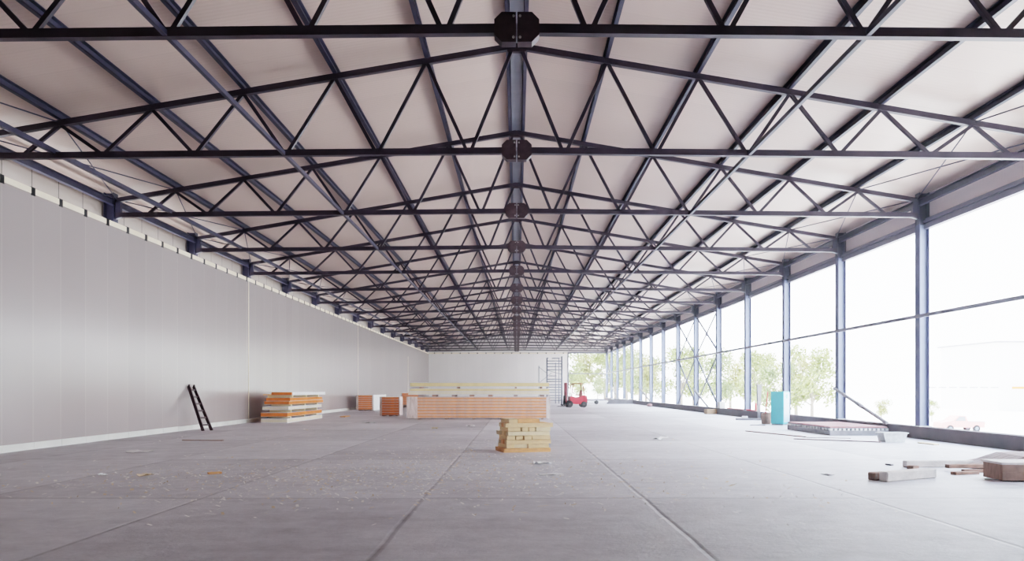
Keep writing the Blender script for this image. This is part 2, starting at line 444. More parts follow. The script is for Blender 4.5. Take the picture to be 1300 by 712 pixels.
# ------------------------------------------------------------------ thin bracing rods under the roof eaves
rp = {}
for s in (-1,1):
    for n in range(2,18):
        key = s
        if key in rp and n < 17:
            o = copy_tree(rp[key]); o.location = (0,TY(n),0)
        else:
            o = empty('wind_brace', (0,TY(n),0)); L = TY(n+1)-TY(n)
            a = (s*10.5,.08,tc(10.5)+.02); b = (s*12.25,L-.08,tc(12.25)+.02)
            c = (s*10.5,L-.08,tc(10.5)+.02); d = (s*12.25,.08,tc(12.25)+.02)
            MB().tube(a,b,.016,n=6).build('rod', M_STEEL, o); MB().tube(c,d,.016,n=6).build('rod', M_STEEL, o)
            if n < 17: rp[key] = o
        tag(o, 'thin crossed rods under the %s eave, in the %s roof bay from the front' % (side[s], ORD[n-2]), 'brace', 'eave wind braces')

# ------------------------------------------------------------------ cross braces of the right side
def cross(y0, y1, z0, z1, lb, grp='right side cross braces'):
    o = empty('cross_brace', (12.45,(y0+y1)/2,z0)); h = (y1-y0)/2-.12; H = z1-z0
    MB().tube((.03,-h,0),(.03,h,H),.055,n=8).build('rod', M_STEEL, o)
    MB().tube((-.03,h,0),(-.03,-h,H),.045,n=8).build('rod', M_STEEL, o)
    MB().tube((-.05,0,H/2),(.05,0,H/2),.12,n=14,smooth=False).build('centre_disc', M_RAIL, o)
    tag(o, lb, 'brace', grp)
for n, w in ((8,'nearer'),(9,'farther')):
    cross(TY(n),TY(n+1),.40,3.70,'dark crossed brace rods below the transom, in the %s braced bay' % w)
    cross(TY(n),TY(n+1),3.80,6.45,'dark crossed brace rods above the transom, in the %s braced bay' % w)
cross(TY(17),TY(18),.4,6.45,'tall crossed brace rods in the last right-hand bay by the corner')
# sloping props
def prop(n, dy, z1, lb):
    y = TY(n)
    o = empty('sloping_prop', (12.25,y+dy,.37))
    MB().tube((0,0,.02),(0,-dy+.1,z1-.37),.06,n=10).build('pole', M_GREY, o)
    MB().tube((0,-dy*.45,(z1-.37)*.45),(0,-dy*.55,(z1-.37)*.55),.075,n=10).build('sleeve', M_GREY, o)
    MB().box(-.1,.1,-.12,.12,0,.025).build('foot_plate', M_GREY, o)
    tag(o, lb, 'prop', 'sloping column props')
prop(5,-4.15,1.55,'grey sloping steel prop at the second right-hand column from the front')
prop(9,-4.1,1.6,'grey sloping prop inside the bay with crossed braces')
prop(13,-6.8,1.75,'grey sloping prop on the kerb, beyond the crossed braces')
prop(17,-9.0,2.0,'grey sloping prop near the far end of the kerb')

# ------------------------------------------------------------------ sandwich panels
_pm = {}
def panel(x0, x1, y0, y1, z0, t, core, lb, grp, rz=0.0, facing=None, ft=.022):
    """sandwich panel lying flat"""
    W, D = x1-x0, y1-y0
    key = (round(W,3),round(D,3),round(t,3),core.name,ft)
    if key not in _pm:
        c = MB().box(-W/2,W/2,-D/2,D/2,ft,t-ft).mesh('core', core)
        g = MB()
        g.box(-W/2-.004,W/2+.004,-D/2-.004,D/2+.004,0,ft)
        f1 = g.mesh('facing', facing or M_FACING)
        _pm[key] = (c,f1)
    c, f1 = _pm[key]
    o = empty('sandwich_panel', ((x0+x1)/2,(y0+y1)/2,z0), rz)
    link(bpy.data.objects.new('core', c), o); link(bpy.data.objects.new('facing', f1), o)
    q = link(bpy.data.objects.new('facing', f1), o); q.location.z = t-ft
    tag(o, lb, 'panel', grp); return o
def block(x0, x1, y0, y1, z0, z1, m, name, lb, cat, grp=None, rz=0):
    o = MB().box(-(x1-x0)/2,(x1-x0)/2,-(y1-y0)/2,(y1-y0)/2,0,z1-z0).bevel(.006,1).build(name, m)
    o.location = ((x0+x1)/2,(y0+y1)/2,z0); o.rotation_euler.z = rz
    tag(o, lb, cat, grp); return o
def wrap(x0, x1, y0, y1, z0, z1, lb, endw=.45, name='stretch_film', whiteside=None):
    """stretch film round a stack: clear middle, gathered milky ends, folded over the top"""
    m = MB(); e = .025; X0, X1, Y0, Y1 = x0-e, x1+e, y0-e, y1+e
    def wallq(a, b, mi, n=1):
        for i in range(n):
            p = (a[0]+(b[0]-a[0])*i/n, a[1]+(b[1]-a[1])*i/n); q = (a[0]+(b[0]-a[0])*(i+1)/n, a[1]+(b[1]-a[1])*(i+1)/n)
            m.quad((*p,z0),(*q,z0),(*q,z1+.015),(*p,z1+.015),mi=mi)
    L = X1-X0; ew = min(endw, L*.2)
    for Y in (Y0,Y1):
        wallq((X0,Y),(X0+ew,Y),1); wallq((X0+ew,Y),(X1-ew*.35,Y),0,6); wallq((X1-ew*.35,Y),(X1,Y),1)
    wallq((X0,Y0),(X0,Y1),1,2); wallq((X1,Y0),(X1,Y1),1,2)
    m.quad((X0,Y0,z1+.015),(X1,Y0,z1+.015),(X1,Y1,z1+.015),(X0,Y1,z1+.015),mi=0)
    o = m.build(name, [M_FILM, whiteside or M_FILMW]); tag(o, lb, 'plastic film', 'stretch films round panel stacks'); return o

def bearers(xs, w, y0, y1, z1, where, along='y'):
    for i, x in enumerate(xs):
        block(x-w/2,x+w/2,y0,y1,0,z1,M_BROWNW,'bearer','dark timber bearer under the %s' % where,'timber','bearers under the '+where)

# long wrapped stack F with three loose panels above
FX0, FX1, FY = -5.56, 1.66, 39.4
bearers([-5.0,-3.6,-2.2,-.8,.4,1.3], .12, FY+.03, FY+1.2, .06, 'long wrapped panel stack')
pt = .152
for i in range(7):
    panel(FX0+random.uniform(0,.02),FX1,FY,FY+1.2,.06+i*pt,pt-.003,M_PEACH,'peach-orange panel in the long wrapped stack, %s from the bottom' % ORD[i],'panels of the long wrapped stack',ft=.013)
zt = .06+7*pt
wrap(FX0,FX1+.01,FY,FY+1.2,.03,zt,'clear film wrapped round the long orange panel stack',.55)
for i, x in enumerate((-4.9,-4.2,-3.2,-2.3,-1.35,-.05,1.3)):
    block(x-.10,x+.10,FY+.02,FY+1.18,zt+.02,zt+.12,M_BROWNW if i in (1,3,4) else M_GREYW,'spacer_block','dark spacer on top of the long wrapped stack, %s from the left' % ORD[i],'timber','spacers on the long wrapped stack')
z = zt+.12
panel(FX0+.05,FX1,FY,FY+1.15,z,.16,M_CREAMC,'cream-edged loose panel lying lowest above the long wrapped stack','loose panels on the long stack',ft=.018); z += .163
panel(FX0+.12,FX1-.01,FY+.02,FY+1.15,z,.15,M_YELLOW,'yellow-edged loose panel in the middle of the three above the long stack','loose panels on the long stack',ft=.018); z += .15
for i, x in enumerate((-4.9,-3.0,-.05,1.25)):
    block(x-.05,x+.05,FY+.05,FY+1.1,z,z+.09,M_BROWNW,'spacer_block','thin spacer under the topmost loose panel, %s from the left' % ORD[i],'timber','spacers under the topmost panel')
z += .09
panel(FX0+.14,FX1-.02,FY-.02,FY+1.15,z,.21,M_YELLOW,'thick yellow-edged panel topmost on the long stack','loose panels on the long stack',ft=.02)

# stack A against the wall, B in front, C behind
def wrapped(x0, x1, y0, y1, n, t, z0, core, name):
    bearers([x0+.15,(x0+x1)/2,x1-.15], .1, y0+.03, y1, z0, name)
    for i in range(n):
        panel(x0,x1,y0,y1,z0+i*t,t-.004,core,'orange panel in the %s, %s from the bottom' % (name, ORD[i]),'panels of the '+name,facing=None,ft=.007)
    wrap(x0,x1,y0,y1,z0*.6,z0+n*t,'clear film wrapped round the %s' % name,.14)
wrapped(-11.5,-10.37,55.8,61.3,7,.148,.06,M_ORANGE,'wrapped stack by the left wall')
wrapped(-7.75,-6.66,44.0,45.1,7,.146,.06,M_ORANGE,'small square wrapped stack')
wrapped(-9.85,-8.2,66.0,68.4,6,.165,.22,M_ORANGE,'farthest wrapped stack')
# white sheet hung down the lit flank of stack A
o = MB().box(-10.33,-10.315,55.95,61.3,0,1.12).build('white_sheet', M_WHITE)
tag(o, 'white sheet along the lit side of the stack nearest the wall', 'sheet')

# loose stack D by the left wall
DX0, DX1, DY0, DY1 = -11.46, -10.28, 34.8, 41.0
z = .0
spec = [(.0,.20,M_CREAMC,'cream-edged panel at the bottom of the loose stack by the wall',0,0,.03),
        (.08,.18,M_ORANGE,'orange-edged panel second from the bottom of the loose stack by the wall',-.03,-.02,.012),
        (.13,.15,M_CREAMC,'white-edged panel in the middle of the loose stack by the wall',.02,.05,.03),
        (.09,.15,M_ORANGE,'orange-edged panel above the middle of the loose stack by the wall',.10,.08,.008),
        (.005,.15,M_ORANGE,'orange-edged panel second from the top of the loose stack by the wall',.16,.14,.008),
        (.11,.14,M_ORANGE,'white-sided panel topmost on the loose stack by the wall',.38,.30,.008)]
for i, (gap, t, core, lb, dx, dx1, ft) in enumerate(spec):
    if gap > .03:
        for q, yy in enumerate((DY0+.7,DY0+3.0,DY1-.9)):
            block(DX0+(.15+dx if dx < .3 else .08),DX1-.05+dx1*.3,yy-.06,yy+.06,z,z+gap,M_TIMBER[2],'spacer_block','pale spacer in the loose stack, %s gap up, %s from the front' % (ORD[sum(1 for g in spec[:i] if g[0]>.03)],ORD[q]),'timber','spacers in the loose stack')
    z += gap
    panel(DX0+dx,DX1+dx1*.35,DY0+.05*i,DY1+random.uniform(-.25,.1),z,t,core,lb,'panels of the loose stack by the wall',rz=random.uniform(-.006,.006),ft=ft)
    z += t
o = MB().box(-.008,.008,-3.0,3.0,0,.15).build('white_edge_trim', M_WHITE); o.location = (DX1+.118,(DY0+DY1)/2+.25,z-.145)
tag(o, 'white flashing along the side of the topmost loose panel by the wall', 'flashing')
o = MB().box(-.15,.15,-1.2,1.2,0,.05).build('wooden_board', M_TIMBER[1]); o.location = (DX0+.20,DY0+1.3,z-.14); 
tag(o, 'short brown board beside the topmost panel of the loose stack', 'board')

# crossed timber stack E
E = Matrix.Translation((-.26,18.45,0)) @ Matrix.Rotation(math.radians(15),4,'Z')
EW, ED, LH = 1.09, .86, .100
def etimber(u0, u1, v0, v1, k, layer, desc, mi):
    g = MB().box(-(u1-u0)/2,(u1-u0)/2,-(v1-v0)/2,(v1-v0)/2,0,LH-.006).bevel(.006,1)
    g.jitter(.004)
    o = g.build('timber_offcut', M_TIMBER[mi])
    o.location = E @ Vector(((u0+u1)/2+.011*layer,(v0+v1)/2,layer*LH)); o.rotation_euler.z = math.radians(15)+random.uniform(-.025,.025)
    tag(o, 'cream timber offcut of the crossed stack, %s layer up, %s' % (ORD[layer],desc), 'timber', 'timber offcuts of the crossed stack')
for l in range(8):
    top = l == 7
    if l % 2 == 0:
        vs = [0,.2,.42,.63,ED]
        for k in range(4):
            off = random.uniform(-.06,.05)
            etimber(off-.03,EW+random.uniform(-.05,.03),vs[k]+.004,vs[k+1]-.006,k,l,'%s from the front' % ORD[k],random.choice((0,0,1,2)) if l else 1)
    else:
        us = {1:[.0,.20,.55,EW],3:[0,.22,.42,.62,EW],5:[.0,.34,.52,.70,EW],7:[0,.24,.80]}[l]
        for k in range(len(us)-1):
            g = random.uniform(.008,.03)
            etimber(us[k]+.004,us[k+1]-g,random.uniform(-.03,.03),ED-random.uniform(0,.08),k,l,'%s from the left' % ORD[k],random.choice((0,2,2,0,1)))

# ------------------------------------------------------------------ ladder leaning on the left wall
r = empty('ladder', (-11.3,28.4,0))
fl, fr, tl, tr = Vector((-11.40,28.2,0)),Vector((-11.23,28.56,0)),Vector((-12.165,28.77,1.62)),Vector((-12.165,29.22,1.61))
o0 = Vector(r.location)
for a, b in ((fl,tl),(fr,tr)):
    MB().bar(a-o0,b-o0,.055,.10,up=(1,0,.5)).build('rail', M_LADDER, r)
for k in range(6):
    t = .13+k*.158
    MB().bar(fl.lerp(tl,t)-o0, fr.lerp(tr,t)-o0,.05,.065).build('rung', M_LADDER, r)
for b in (tl,tr):
    MB().tube(b-o0-Vector((0.0,.02,.03)),b-o0+Vector((.03,.0,.07)),.035,n=8).build('end_cap', M_LADDER, r)
tag(r, 'short dark red ladder leaning against the grey left wall', 'ladder')

# ------------------------------------------------------------------ scaffold tower
sx0, sx1, sy, sd, st = 2.82, 4.2, 72.0, .8, 4.45
r = empty('scaffold_tower', (3.5,sy,0))
def S(x,y,z): return (x-3.5,y-sy,z)
for x in (sx0,sx1):
    for y in (sy,sy+sd):
        u = MB().tube(S(x,y,.16),S(x,y,st+(.15 if x==sx1 else 0)),.045,n=8).build('upright', M_GALV, r)
        MB().tube(S(x,y-.03,.09),S(x,y+.03,.09),.09,n=12).tube(S(x,y,.09),S(x,y,.2),.03,n=8).build('castor', M_RUBBER, u)
for x, zt_ in ((3.60,4.0),(3.92,4.45)):
    MB().tube(S(x,sy+.02,.2),S(x,sy+.02,zt_),.035,n=8).build('upright', M_GALV, r)
for z, a, b in ((4.42,3.3,4.0),(4.17,sx0,sx1),(3.91,sx0,sx1),(3.65,sx0,sx1),(3.35,sx0,sx1),(2.78,sx0+.2,3.7),(2.47,sx0,sx1),(2.27,sx0,sx1),(1.95,sx0,sx1),(1.73,sx0,sx1),(1.47,sx0,sx1),(1.25,sx0,sx1),(.95,sx0,sx1),(.73,sx0,sx1),(.51,sx0,sx1)):
    for y in (sy,sy+sd):
        MB().tube(S(a,y,z),S(b,y,z),.042 if z < 2.5 else .03,n=6).build('rung', M_GALV, r)
for z in (.35,2.2,4.1):
    for x in (sx0,sx1):
        MB().tube(S(x,sy,z),S(x,sy+sd,z),.03,n=6).build('crossbar', M_GALV, r)
MB().box(sx0-3.5,sx1-3.5,0,sd,2.22,2.27).build('platform', M_GREYW, r)
MB().tube(S(sx0,sy,3.3),S(sx1,sy,2.9),.024,n=6).build('brace', M_GALV, r)
MB().tube(S(2.05,sy-.1,.0),S(2.05,sy-.1,3.72),.032,n=8).build('outrigger_pole', M_GALV, r)
MB().tube(S(2.05,sy-.1,3.6),S(sx0,sy,3.0),.022,n=6).build('brace', M_GALV, r)
MB().tube(S(2.05,sy-.1,2.1),S(sx0+.4,sy,3.05),.022,n=6).build('brace', M_GALV, r)
MB().tube(S(sx0-.05,sy,4.42),S(sx0+.1,sy,4.42),.05,n=8).build('clamp', M_GALV, r)
tag(r, 'grey tube scaffold tower in front of the white back wall', 'scaffold')

# ------------------------------------------------------------------ forklift (facing left)
r = empty('forklift', (5.05,65.9,0), math.radians(8))
# local frame: -x is forward
b = MB()
b.prism([(-.62,.30),(.50,.26),(.78,.34),(.86,.55),(.84,.92),(.72,1.0),(.40,1.02),(.34,.86),(-.10,.82),(-.40,.95),(-.62,.92)],'y',-.42,.42)
b.bevel(.03,2); bd = b.build('body', M_RED, r)
MB().prism([(.52,.50),(.88,.50),(.90,.62),(.86,.98),(.56,1.02)],'y',-.44,.44).bevel(.05,2).build('counterweight', M_RED, r)
def wheel(x, rad, y, w=.2):
    t = MB().lathe([(rad*.66,-w/2),(rad*.93,-w/2),(rad,-w*.35),(rad,w*.35),(rad*.93,w/2),(rad*.66,w/2)],n=24).build('wheel', M_RUBBER, r)
    t.location = (x,y,rad); t.rotation_euler.x = PI/2
    MB().lathe([(rad*.63,-w*.42),(rad*.6,-w*.45),(rad*.2,-w*.30),(rad*.2,w*.30),(rad*.6,w*.45),(rad*.63,w*.42)],n=20).build('rim', M_RIM, t)
    MB().lathe([(rad*.16,-w*.5),(rad*.16,w*.5)],n=12).build('hub', M_GREY, t)
for y in (-.42,.42):
    wheel(-.66,.29,y); wheel(.58,.25,y)
ms = empty
for y in (-.30,.30):
    MB().box(-.98,-.86,y-.05,y+.05,.12,2.06).build('mast_rail', M_REDD, r)
for z in (.35,1.1,2.0):
    MB().box(-.96,-.88,-.3,.3,z,z+.08).build('mast_crossbar', M_REDD, r)
MB().tube((-.9,0,.2),(-.9,0,1.6),.04).build('lift_cylinder', M_GREY, r)
cg = MB().box(-1.04,-.98,-.42,.42,.22,.30).box(-1.04,-.98,-.42,.42,.52,.60)
for y in (-.4,-.2,0,.2,.4): cg.box(-1.04,-.99,y-.02,y+.02,.22,1.0)
cg.build('fork_carriage', M_RUBBER, r)
for y in (-.25,.25):
    MB().prism([(-1.03,.08),(-1.03,.60),(-1.08,.60),(-1.09,.13),(-1.62,.10),(-1.62,.08)],'y',y-.05,y+.05).build('fork', M_RUBBER, r)
g = MB()
for y in (-.38,.38):
    g.path([(-.50,y,.9),(-.36,y,2.0),(.48,y,2.02),(.62,y,1.0)],.04)
for x in (-.36,-.2,0,.2,.4): g.tube((x,-.38,2.01),(x,.38,2.01),.03,n=6)
g.build('overhead_guard', M_REDD, r)
MB().lathe([(.03,-.05),(.11,-.03),(.12,.05),(.05,.09)],c=(-.33,-.36,1.88),n=12).build('work_lamp', M_BROWNW, r)
MB().box(-.05,.38,-.24,.24,1.0,1.10).prism([(.30,1.08),(.42,1.08),(.50,1.48),(.40,1.48)],'y',-.22,.22).bevel(.02,2).build('seat', M_REDD, r)
MB().tube((-.40,0,.92),(-.24,0,1.22),.025).tube((-.245,0,1.21),(-.225,0,1.24),.17,n=18).build('steering_wheel', M_RUBBER, r)
MB().tube((-.46,.2,.9),(-.42,.22,1.25),.014,n=6).tube((-.46,.26,.9),(-.42,.28,1.22),.014,n=6).build('control_lever', M_RUBBER, r)
tag(r, 'small red forklift truck facing left beside the scaffold tower', 'forklift')

# ------------------------------------------------------------------ things along the right side
# teal cabinet
r = empty('metal_cabinet', (11.2,33.0,0), math.radians(-42))
MB().box(-.28,.28,-.30,.30,.05,1.42).bevel(.012,1).build('body', M_TEAL, r)
MB().box(-.265,.265,-.312,-.30,.09,1.38).build('front_panel', M_TEAL, r)
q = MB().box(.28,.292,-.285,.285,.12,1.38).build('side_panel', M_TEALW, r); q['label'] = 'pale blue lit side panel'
MB().tube((.29,0,1.22),(.298,0,1.22),.10,n=20).build('round_badge', M_TEAL, r)
MB().box(-.25,.25,-.27,.27,0,.05).build('plinth', M_GREY, r)
tag(r, 'tall teal metal cabinet standing near the right kerb', 'cabinet')
# dark drum with a red stick
x, y = ground(974.5,538.5)
r = empty('rusty_drum', (x,y+.2,0))
MB().lathe([(.17,0),(.19,.02),(.20,.16),(.215,.18),(.20,.20),(.205,.34),(.22,.36),(.205,.38),(.20,.46),(.19,.48),(.17,.47),(.165,.40)],n=20).build('drum_body', M_BROWNW, r)
MB().lathe([(.16,.40),(.16,.41)],n=20).build('drum_contents', M_GREY, r)
tag(r, 'rusty brown open drum beside the teal cabinet', 'drum')
o = MB().tube((0,0,0),(.12,.05,1.0),.022,n=8).build('red_stick', M_RED); o.location = (x-.05,y+.15,.41)
tag(o, 'thin red stick standing up out of the rusty drum', 'stick')
# upright post and the red pipe
x, y = ground(963.5,532.5)
r = empty('steel_post', (x,y,0))
MB().box(-.06,.06,-.06,.06,.02,.75).build('post_foot', M_GREY, r)
MB().prism([(-.085,.72),(.085,.72),(.10,1.72),(-.10,1.72)],'y',-.08,.08).build('post_shaft', M_GREY, r)
MB().box(-.14,.14,-.1,.1,1.72,1.76).build('post_cap', M_GREY, r)
MB().box(-.16,.16,-.16,.16,0,.02).build('base_plate', M_GREY, r)
tag(r, 'grey upright post left of the teal cabinet', 'post')
o = MB().path([(12.36,45.5,.41),(12.36,40.2,.41),(12.34,40.0,.44),(12.34,40.0,.80)],.035).build('red_pipe', M_RED)
tag(o, 'bent red pipe lying along the kerb behind the grey post', 'pipe')
def ground_board(px0, py0, px1, py1, w, h, m, name, lb, cat, grp=None, lift=0):
    a = Vector((*ground(px0,py0),0)); b = Vector((*ground(px1,py1),0)); c = (a+b)/2; L = (b-a).length
    g = MB().box(-L/2,L/2,-w/2,w/2,0,h).bevel(min(h,w)*.12,1); o = g.build(name, m)
    o.location = (c.x,c.y,lift); o.rotation_euler.z = math.atan2(b.y-a.y,b.x-a.x)
    tag(o, lb, cat, grp); return o
ground_board(934,533,966,533.4,.3,.09,M_GREY,'dark_plank','dark plank lying left of the grey post','plank')
o = ground_board(942,533.1,949,533.2,.2,.11,M_WHITE,'white_block','small white block resting on the dark plank','block',lift=.09)
ground_board(953,539.8,972,540.2,.25,.025,M_GREY,'thin_sheet','thin grey sheet flat on the floor before the drum','sheet')
ground_board(947,547.5,1023,555.0,.05,.03,M_BROWNW,'thin_batten','long thin dark batten on the floor before the teal cabinet','batten')
# low platform of faded red decking on spacers
r = empty('deck_stack', (11.2,27.4,0), math.radians(0))
MB().box(-.95,.98,-2.0,2.0,0,.16).bevel(.01,1).build('bottom_slab', M_GREY, r)
for i in range(16):
    MB().box(-.94,-.84,-1.95+i*.26,-1.83+i*.26,.16,.225).build('spacer', M_WHITE, r)
for i in range(14):
    MB().box(-.92+i*.14,-.84+i*.14,-1.98,-1.88,.16,.225).build('spacer', M_WHITE, r)
MB().box(-.93,.95,-1.96,1.96,.225,.25).build('mesh_layer', M_GREY, r)
for i in range(6):
    MB().box(-.93+i*.316,-.93+i*.316+.30,-1.97,1.97,.25,.29).build('deck_board', M_PINKD, r)
tag(r, 'low stack with faded red boards on top, beside the right kerb', 'stack')
# pale tub
x, y = ground(1137,561.3)
r = empty('mixing_tub', (x,y+.2,0), .05)
MB().prism([(-.30,0),(.26,0),(.34,.24),(-.36,.24)],'y',-.2,.2).build('tub_body', M_CONC, r)
MB().box(-.38,.36,-.24,-.18,.24,.275).box(-.38,.36,.18,.24,.24,.275).box(-.38,-.32,-.18,.18,.24,.275).box(.30,.36,-.18,.18,.24,.275).build('rim', M_CONC, r)
tag(r, 'pale grey mixing tub on the floor before the low stack', 'tub')
ground_board(1008,557.5,1118,561.6,.10,.03,M_GREYW,'loose_board','long thin board on the floor in front of the low stack','board')
ground_board(1024,555.5,1080,556.6,.08,.02,M_GREYW,'loose_batten','short thin batten on the floor close to the low stack','batten')
ground_board(1168,562.5,1189,565.0,.16,.035,M_TIMBER[2],'wood_scrap','pale wood scrap on the floor near the brown kerb','wood scrap')
# beams in the foreground right
o = ground_board(1121,611.5,1184,606.0,.16,.165,M_WHITEW,'timber_beam','short whitish timber beam nearest the camera on the right','beam')
ground_board(1106,609.5,1128,608.2,.16,.13,M_BROWNW,'timber_block','brown timber block tucked behind the end of the nearest beam','timber')
ground_board(1148,593.0,1234,592.4,.14,.13,M_WHITEW,'timber_beam','long whitish timber beam lying behind the nearest beam','beam')
ground_board(1155,596.5,1163,596.0,.14,.08,M_BROWNW,'timber_block','small brown block in front of the rear whitish beam','timber')
ground_board(1125,590.0,1133,591.0,.06,.03,M_GREY,'wood_chip','small dark wood chip left of the rear beam','wood scrap')
# broken board platform: a bent deck of planks
r = empty('broken_pallet', (9.65,14.9,0), math.radians(-10))
for i in range(5):
    y0 = -.55+i*.23
    p = MB(); xs = [-.95,-.58,-.22,.25,1.1]; zs = [.05,.12,.25,.27,.16]
    for k in range(4):
        p.bar((xs[k],y0,zs[k]),(xs[k+1]+.01,y0,zs[k+1]),.21,.03)
    p.build('deck_plank', M_GREYW, r)
for x_ in (-.80,.12):
    MB().box(x_-.06,x_+.06,-.62,.52,0,.035 if x_ < 0 else .24).build('bearer', M_BROWNW, r)
tag(r, 'broken grey plank deck lying bent on the floor at right', 'pallet')
for i, (a, b_, c_, d_, w_, h_, l_, lf) in enumerate(((1202,597.5,1252,597.0,.12,.07,'upper brown board sticking out left of the broken plank deck',.05),
        (1210,602.5,1240,601.5,.13,.05,'lower brown board on the floor left of the broken plank deck',0),
        (1222,599.2,1262,599.6,.12,.05,'brown board lying at the foot of the broken plank deck',0))):
    ground_board(a,b_,c_,d_,w_,h_,M_BROWNW,'brown_board',l_,'board',lift=lf)
x, y = ground(1277,612)
r = empty('wooden_crate', (x+.42,y+.32,0), math.radians(-4))
MB().box(-.42,.42,-.30,.30,.02,.28).build('crate_body', M_BROWNW, r)
for k in range(2):
    MB().box(-.43,.43,-.312,-.30,.03+k*.135,.145+k*.135).build('side_slat', M_BROWNW, r)
MB().box(-.45,.45,-.33,.33,.28,.315).build('lid', M_WHITEW, r)
tag(r, 'brown wooden crate with a pale lid at the right edge', 'crate')
# far end: steel profile pile, trolley, oddments
r = None
for i in range(3):
    for k in range(4-i):
        o = MB().box(-1.45,1.45,-.09,.09,0,.012).box(-1.45,1.45,-.006,.006,.012,.14).box(-1.45,1.45,-.09,.09,.14,.152).build('steel_profile', M_GREY)
        o.location = (11.0+.1*i,81.6+k*.21+i*.1,.0+i*.153)
        tag(o, 'grey steel profile in the far pile by the kerb, %s layer, %s from the front' % (ORD[i],ORD[k]), 'steel profile', 'far pile of steel profiles')
for i, x_ in enumerate((10.1,11.3,12.0)):
    block(x_-.12,x_+.12,81.6,82.3,.46,.56,M_WHITE,'white_offcut','white offcut on top of the far steel pile, %s from the left' % ORD[i],'offcut','white offcuts on the far steel pile')
r = empty('low_trolley', (8.0,80.4,0))
MB().box(-1.3,1.35,-.3,.3,.30,.40).build('deck', M_WHITE, r)
for x_ in (-.9,.25):
    t = MB().tube((x_,-.34,.2),(x_,-.24,.2),.2,n=16).build('wheel', M_RUBBER, r)
    t = MB().tube((x_,.24,.2),(x_,.34,.2),.2,n=16).build('wheel', M_RUBBER, r)
MB().tube((1.3,0,.35),(1.75,0,.75),.03).build('handle', M_GREY, r)
tag(r, 'low white trolley with dark wheels behind the forklift', 'trolley')
x, y = ground(824.5,516.2)
o = MB().lathe([(.18,0),(.26,.06),(.22,.16),(.08,.22)],n=10).jitter(.03).build('red_sack', M_PINKD); o.location = (x,y,.03)
tag(o, 'small crumpled red sack on the far floor', 'sack')
x, y = ground(903.5,525.5)
block(x-.4,x+.3,y-.2,y+.2,0,.3,M_CARD,'cardboard_box','brown cardboard box against the kerb by the crossed braces','box',rz=.2)
block(12.28,12.6,TY(8)-.9,TY(8)-.3,.37,.75,M_CONC,'concrete_block','pale block on the kerb beside the braced columns','block')

# ------------------------------------------------------------------ floor litter
def scrap(px, py, sx, sy, m, name, lb, cat, h=.03, rz=.3):
    x, y = ground(px,py)
    g = bmesh.new(); bmesh.ops.create_grid(g, x_segments=4, y_segments=3, size=.5)
    for v in g.verts:
        v.co.x = v.co.x*sx*random.uniform(.8,1.15); v.co.y = v.co.y*sy*random.uniform(.8,1.15); v.co.z = .006+random.random()*h
    me = bpy.data.meshes.new(name); g.to_mesh(me); g.free(); me.materials.append(m)
    o = link(bpy.data.objects.new(name, me)); o.location = (x,y,0); o.rotation_euler.z = rz
    sd = o.modifiers.new('thickness','SOLIDIFY'); sd.thickness = .004
    tag(o, lb, cat); return o
scrap(180,574,.6,.5,M_WHITE,'plastic_sheet','white sheet scrap on the floor nearest the left wall','plastic scrap',.05)
scrap(688,589,.36,.25,M_WHITE,'crumpled_plastic','crumpled white plastic on the floor in front of the timber stack','plastic scrap',.06)
scrap(184,604,.25,.3,M_CHIP[1],'paper_scrap','tan paper scrap on the floor at the lower left','paper scrap',.05)
scrap(840,558,.5,.35,M_WHITE,'crumpled_plastic','crumpled white plastic on the bright floor right of the timber stack','plastic scrap',.10)
scrap(552,544,.2,.3,M_YELLOW,'yellow_scrap','small yellow scrap on the floor before the long stack','paper scrap',.06)
scrap(597,541,.35,.3,M_WHITE,'paper_scrap','white paper scrap on the floor close before the long stack','paper scrap',.05)
scrap(468,537,.6,.4,M_CONC,'film_scrap','grey film scrap on the floor before the small square stack','plastic scrap',.06)
scrap(700,603,.45,.15,M_WHITE,'white_strip','white strip on the floor in front, right of the centre','paper scrap',.03)
scrap(130,604,.12,.2,M_WHITE,'paper_scrap','tiny white paper scrap at the lower left corner','paper scrap',.04)
scrap(1050,603,.12,.2,M_GREY,'dark_scrap','tiny dark scrap left of the nearest beam','paper scrap',.02)
ground_board(264,602,281,601,.10,.035,M_TIMBER[1],'wood_offcut','honey-brown wood offcut on the floor at the lower left','wood scrap')
ground_board(232,559.0,283,559.3,.10,.015,M_BROWNW,'dark_batten','thin dark batten on the floor before the ladder','batten')
ground_board(435,529.5,441,528.5,.3,.05,M_TIMBER[1],'wood_offcut','small brown wood offcut right of the loose stack','wood scrap')
m = MB()
def chips(n, cx, cy, sx, sy, smin=.008, smax=.034):
    for _ in range(n):
        x = random.gauss(cx,sx); y = random.gauss(cy,sy)
        if y < 8.5 or y > 60 or x < -11.9 or x > 12: continue
        l = random.uniform(smin,smax); w = l*random.uniform(.12,.6); a = random.random()*PI
        if random.random() < .10: l *= 2.8; w = .008
        if (abs(x-.2) < 1.0 and 18.1 < y < 19.8) or (x > 5.4 and y < 16.5): continue
        c, s = math.cos(a), math.sin(a); z = random.uniform(.004,.02); dz = random.uniform(0,.02)
        P = [(x+c*u-s*v, y+s*u+c*v, z+k) for u, v, k in ((-l,-w,0),(l,-w,dz),(l,w,dz),(-l,w,0))]
        m.quad(*P, mi=0 if random.random() < .72 else 1)
chips(1900,-3.2,13.0,2.8,1.5); chips(60,-2.0,12.4,3.5,.8,.03,.06); chips(800,-1.3,15.5,1.4,2.2); chips(180,-.9,19.5,.7,1.6); chips(450,0.8,13,2.8,2.2)
chips(300,-4,22,4,6,.02,.06); chips(160,6,18,3,5,.015,.05); chips(200,0,11.2,4.5,.9)
